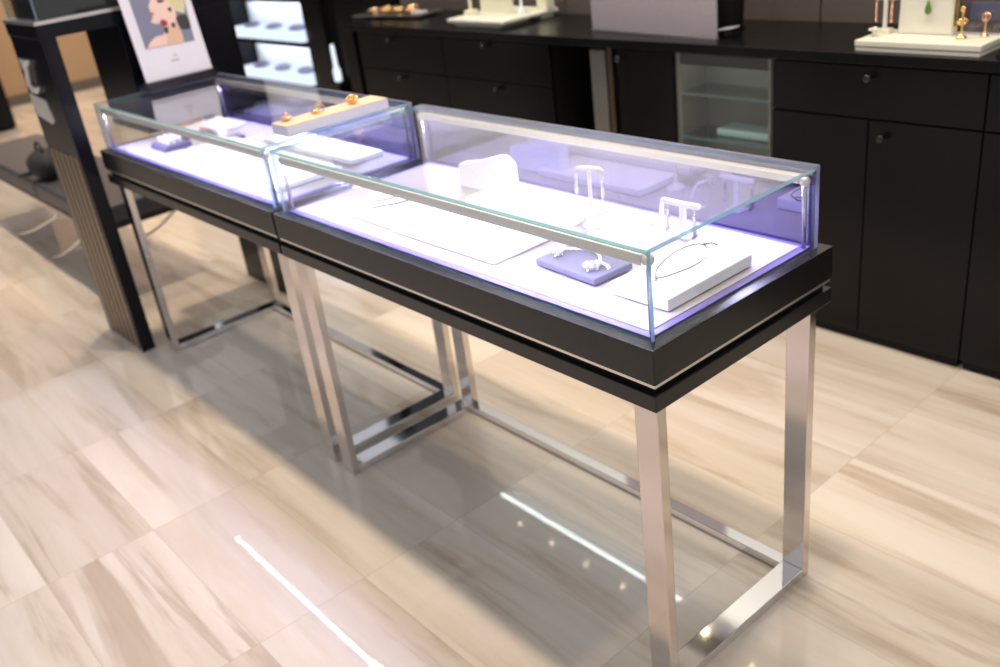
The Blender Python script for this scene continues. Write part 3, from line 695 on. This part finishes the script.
MB().box(sx - .016, sx + .02, sy - .016, sy + .016, zr, zr + .014, .002).build('base', 'bone', r)
MB().box(sx - .005, sx + .005, sy - .005, sy + .005, zr + .014, zr + .098, .001).build('stem', 'bone', r)
MB().box(sx - .032, sx + .032, sy - .005, sy + .005, zr + .094, zr + .102, .002).build('crossbar', 'bone', r)
for k, dx in enumerate((-.025, .022)):
    e = thing('earring', (sx + dx, sy - .006, zr + .03), 'rose gold beaded earring on the ' + ('left', 'right')[k] + ' arm of the stand on the two tier tray', 'earring', 'rose gold earrings on the counter')
    b = MB(); earring_hook(b, sx + dx, sy - .006, zr + .102); b.build('hook', 'gold', e)
    b = MB()
    for i in range(7): b.ball((sx + dx, sy - .007, zr + .094 - i * .0095), .0042 if i % 2 else .0052, n=8)
    b.build('beads', 'rosegold', e)
r = thing('ring_holder', (-.555, 1.625, zr), 'small cream ring holder in front of the white earring stand', 'ring holder')
MB().lathe([(.010, 0), (.006, .004), (.005, .014), (.016, .018), (.016, .022), (.0, .023)], (-.552, 1.628, zr), 14).build('body', 'cream', r)
MB().ring((-.552, 1.628, zr + .024), .010, .002, n=14, k=6).build('ring', 'silver', r)
r = thing('acrylic_block', (-.275, 1.715, zr), 'clear lavender tinted block at the right end of the two tier tray', 'display block')
MB().box(-.328, -.232, 1.70, 1.728, zr, zr + .085, .002).build('body', 'acrylic', r)
MB().box(-.326, -.234, 1.7265, 1.7295, zr + .034, zr + .083).build('backing', 'lav', r)
r = thing('ring_stand', (-.305, 1.64, zr), 'gold ring stand with crystals in front of the clear block', 'ring stand')
MB().lathe([(.014, 0), (.012, .006), (.004, .010), (.003, .07), (.006, .076), (.0, .08)], (-.308, 1.645, zr), 14).build('stem', 'gold', r)
MB().ring((-.308, 1.645, zr + .045), .012, .003, rx=.4, n=14, k=6).ball((-.308, 1.634, zr + .05), .0065, n=8).ball((-.308, 1.642, zr + .078), .008, n=8).build('ring', 'gold', r)
r = thing('ring_stand', (-.258, 1.64, zr), 'short gold ring stand at the far right of the two tier tray', 'ring stand')
MB().lathe([(.012, 0), (.010, .005), (.003, .008), (.003, .055), (.005, .06), (.0, .062)], (-.262, 1.68, zr), 14).build('stem', 'gold', r)
MB().ring((-.262, 1.68, zr + .052), .010, .0028, rx=1.2, n=14, k=6).build('ring', 'rosegold', r)
o = MB().prism([(0, 0), (.30, 0), (.30, .05), (.05, .05)], (-.20, 1.60, CT), (1, 0, 0), (0, 0, 1), (0, .16, 0), bev=.003).build('display_box', pbr('dark_green_box', (.02, .035, .025), .3)); tag(o, 'dark green box right of the white two tier tray, cut by the photo edge', 'box')

# ------------------------------------------------------------------ lit wall display above the counter (mirrored in the polished floor)
r = thing('wall_display', (-1.7, 1.96, 1.36), 'lit white wall niche with light tube and warm spots above the counter', 'wall display')
MB().box(-3.42, .55, 1.955, 1.969, 1.36, 2.256, .002).build('back_panel', 'wallwhite', r)
hd = MB().box(-3.42, .55, 1.80, 1.969, 2.258, 2.44, .003).build('hood', 'wallbrown', r)
MB().tube([(-3.06, 1.90, 2.04), (-1.62, 1.90, 2.04)], .011, 10).build('light_tube', 'led_white', r)
for k in range(8):
    MB().lathe([(.012, 0), (.012, .008)], (-3.262 + .2945 * k, 1.937, 2.249), 14).build('spot', 'led_warm', r)

# ------------------------------------------------------------------ light
W = bpy.data.worlds.new('World'); SC.world = W; W.use_nodes = True
bg = W.node_tree.nodes['Background']; bg.inputs[0].default_value = (.96, .95, 1.0, 1); bg.inputs[1].default_value = .48
def area(name, loc, sx, sy, power, col, rot=(0, 0, 0)):
    l = bpy.data.lights.new(name, 'AREA'); l.shape = 'RECTANGLE'; l.size = sx; l.size_y = sy; l.energy = power; l.color = col
    o = bpy.data.objects.new(name, l); COL.objects.link(o); o.location = loc; o.rotation_euler = rot; return o
def downlight(loc, power, col, r=.05, ang=110, blend=.8):
    l = bpy.data.lights.new('downlight', 'SPOT'); l.energy = power; l.color = col; l.shadow_soft_size = r; l.spot_size = math.radians(ang); l.spot_blend = blend
    o = bpy.data.objects.new('downlight', l); COL.objects.link(o); o.location = loc; return o
WARM = (1.0, .79, .565)
for x_, w_ in ((-5.4, 112), (-4.3, 108), (-3.2, 100), (-2.1, 98), (-1.0, 102), (-.05, 60)): downlight((x_, .22, 2.85), w_, WARM, .06, 74, 1.)
for x_, w_ in ((-7.6, 60), (-5.4, 36), (-3.2, 30), (-1.6, 22), (-.4, 24), (.7, 36)): downlight((x_, .85, 2.85), w_, WARM, .06)
for x_ in (-3.6, -1.5, .6): downlight((x_, -2.7, 2.85), 14, (1.0, .85, .68), .06)
for x_, y_ in ((-8.5, 1.0), (-8.5, 2.2), (-8.5, 3.4)): downlight((x_, y_, 2.85), 120, WARM, .06, 130)  # lights added to brighten the tan wall at far left
area('counter_wash', (-1.3, 1.25, 2.8), 3.4, .15, 34, (1., .9, .72), (math.radians(24), 0, 0))

# ------------------------------------------------------------------ camera
cam = bpy.data.cameras.new('camera'); co = bpy.data.objects.new('camera', cam); COL.objects.link(co)
co.rotation_mode = 'XYZ'; co.location = (.8930, -.98822, 1.51648); co.rotation_euler = (1.1080, .12162, .85421)
cam.sensor_width = 36; cam.lens = 933.82 * 36 / 1000; cam.clip_start = .02
cam.dof.use_dof = True; cam.dof.focus_distance = 1.55; cam.dof.aperture_fstop = 3.2
SC.camera = co
SC.view_settings.view_transform = 'Standard'; SC.view_settings.look = 'None'; SC.view_settings.gamma = 1; SC.view_settings.exposure = .27
SC.cycles.transparent_max_bounces = 40; SC.cycles.max_bounces = 10; SC.cycles.use_denoising = True; SC.cycles.sample_clamp_indirect = 6
bpy.context.view_layer.update()
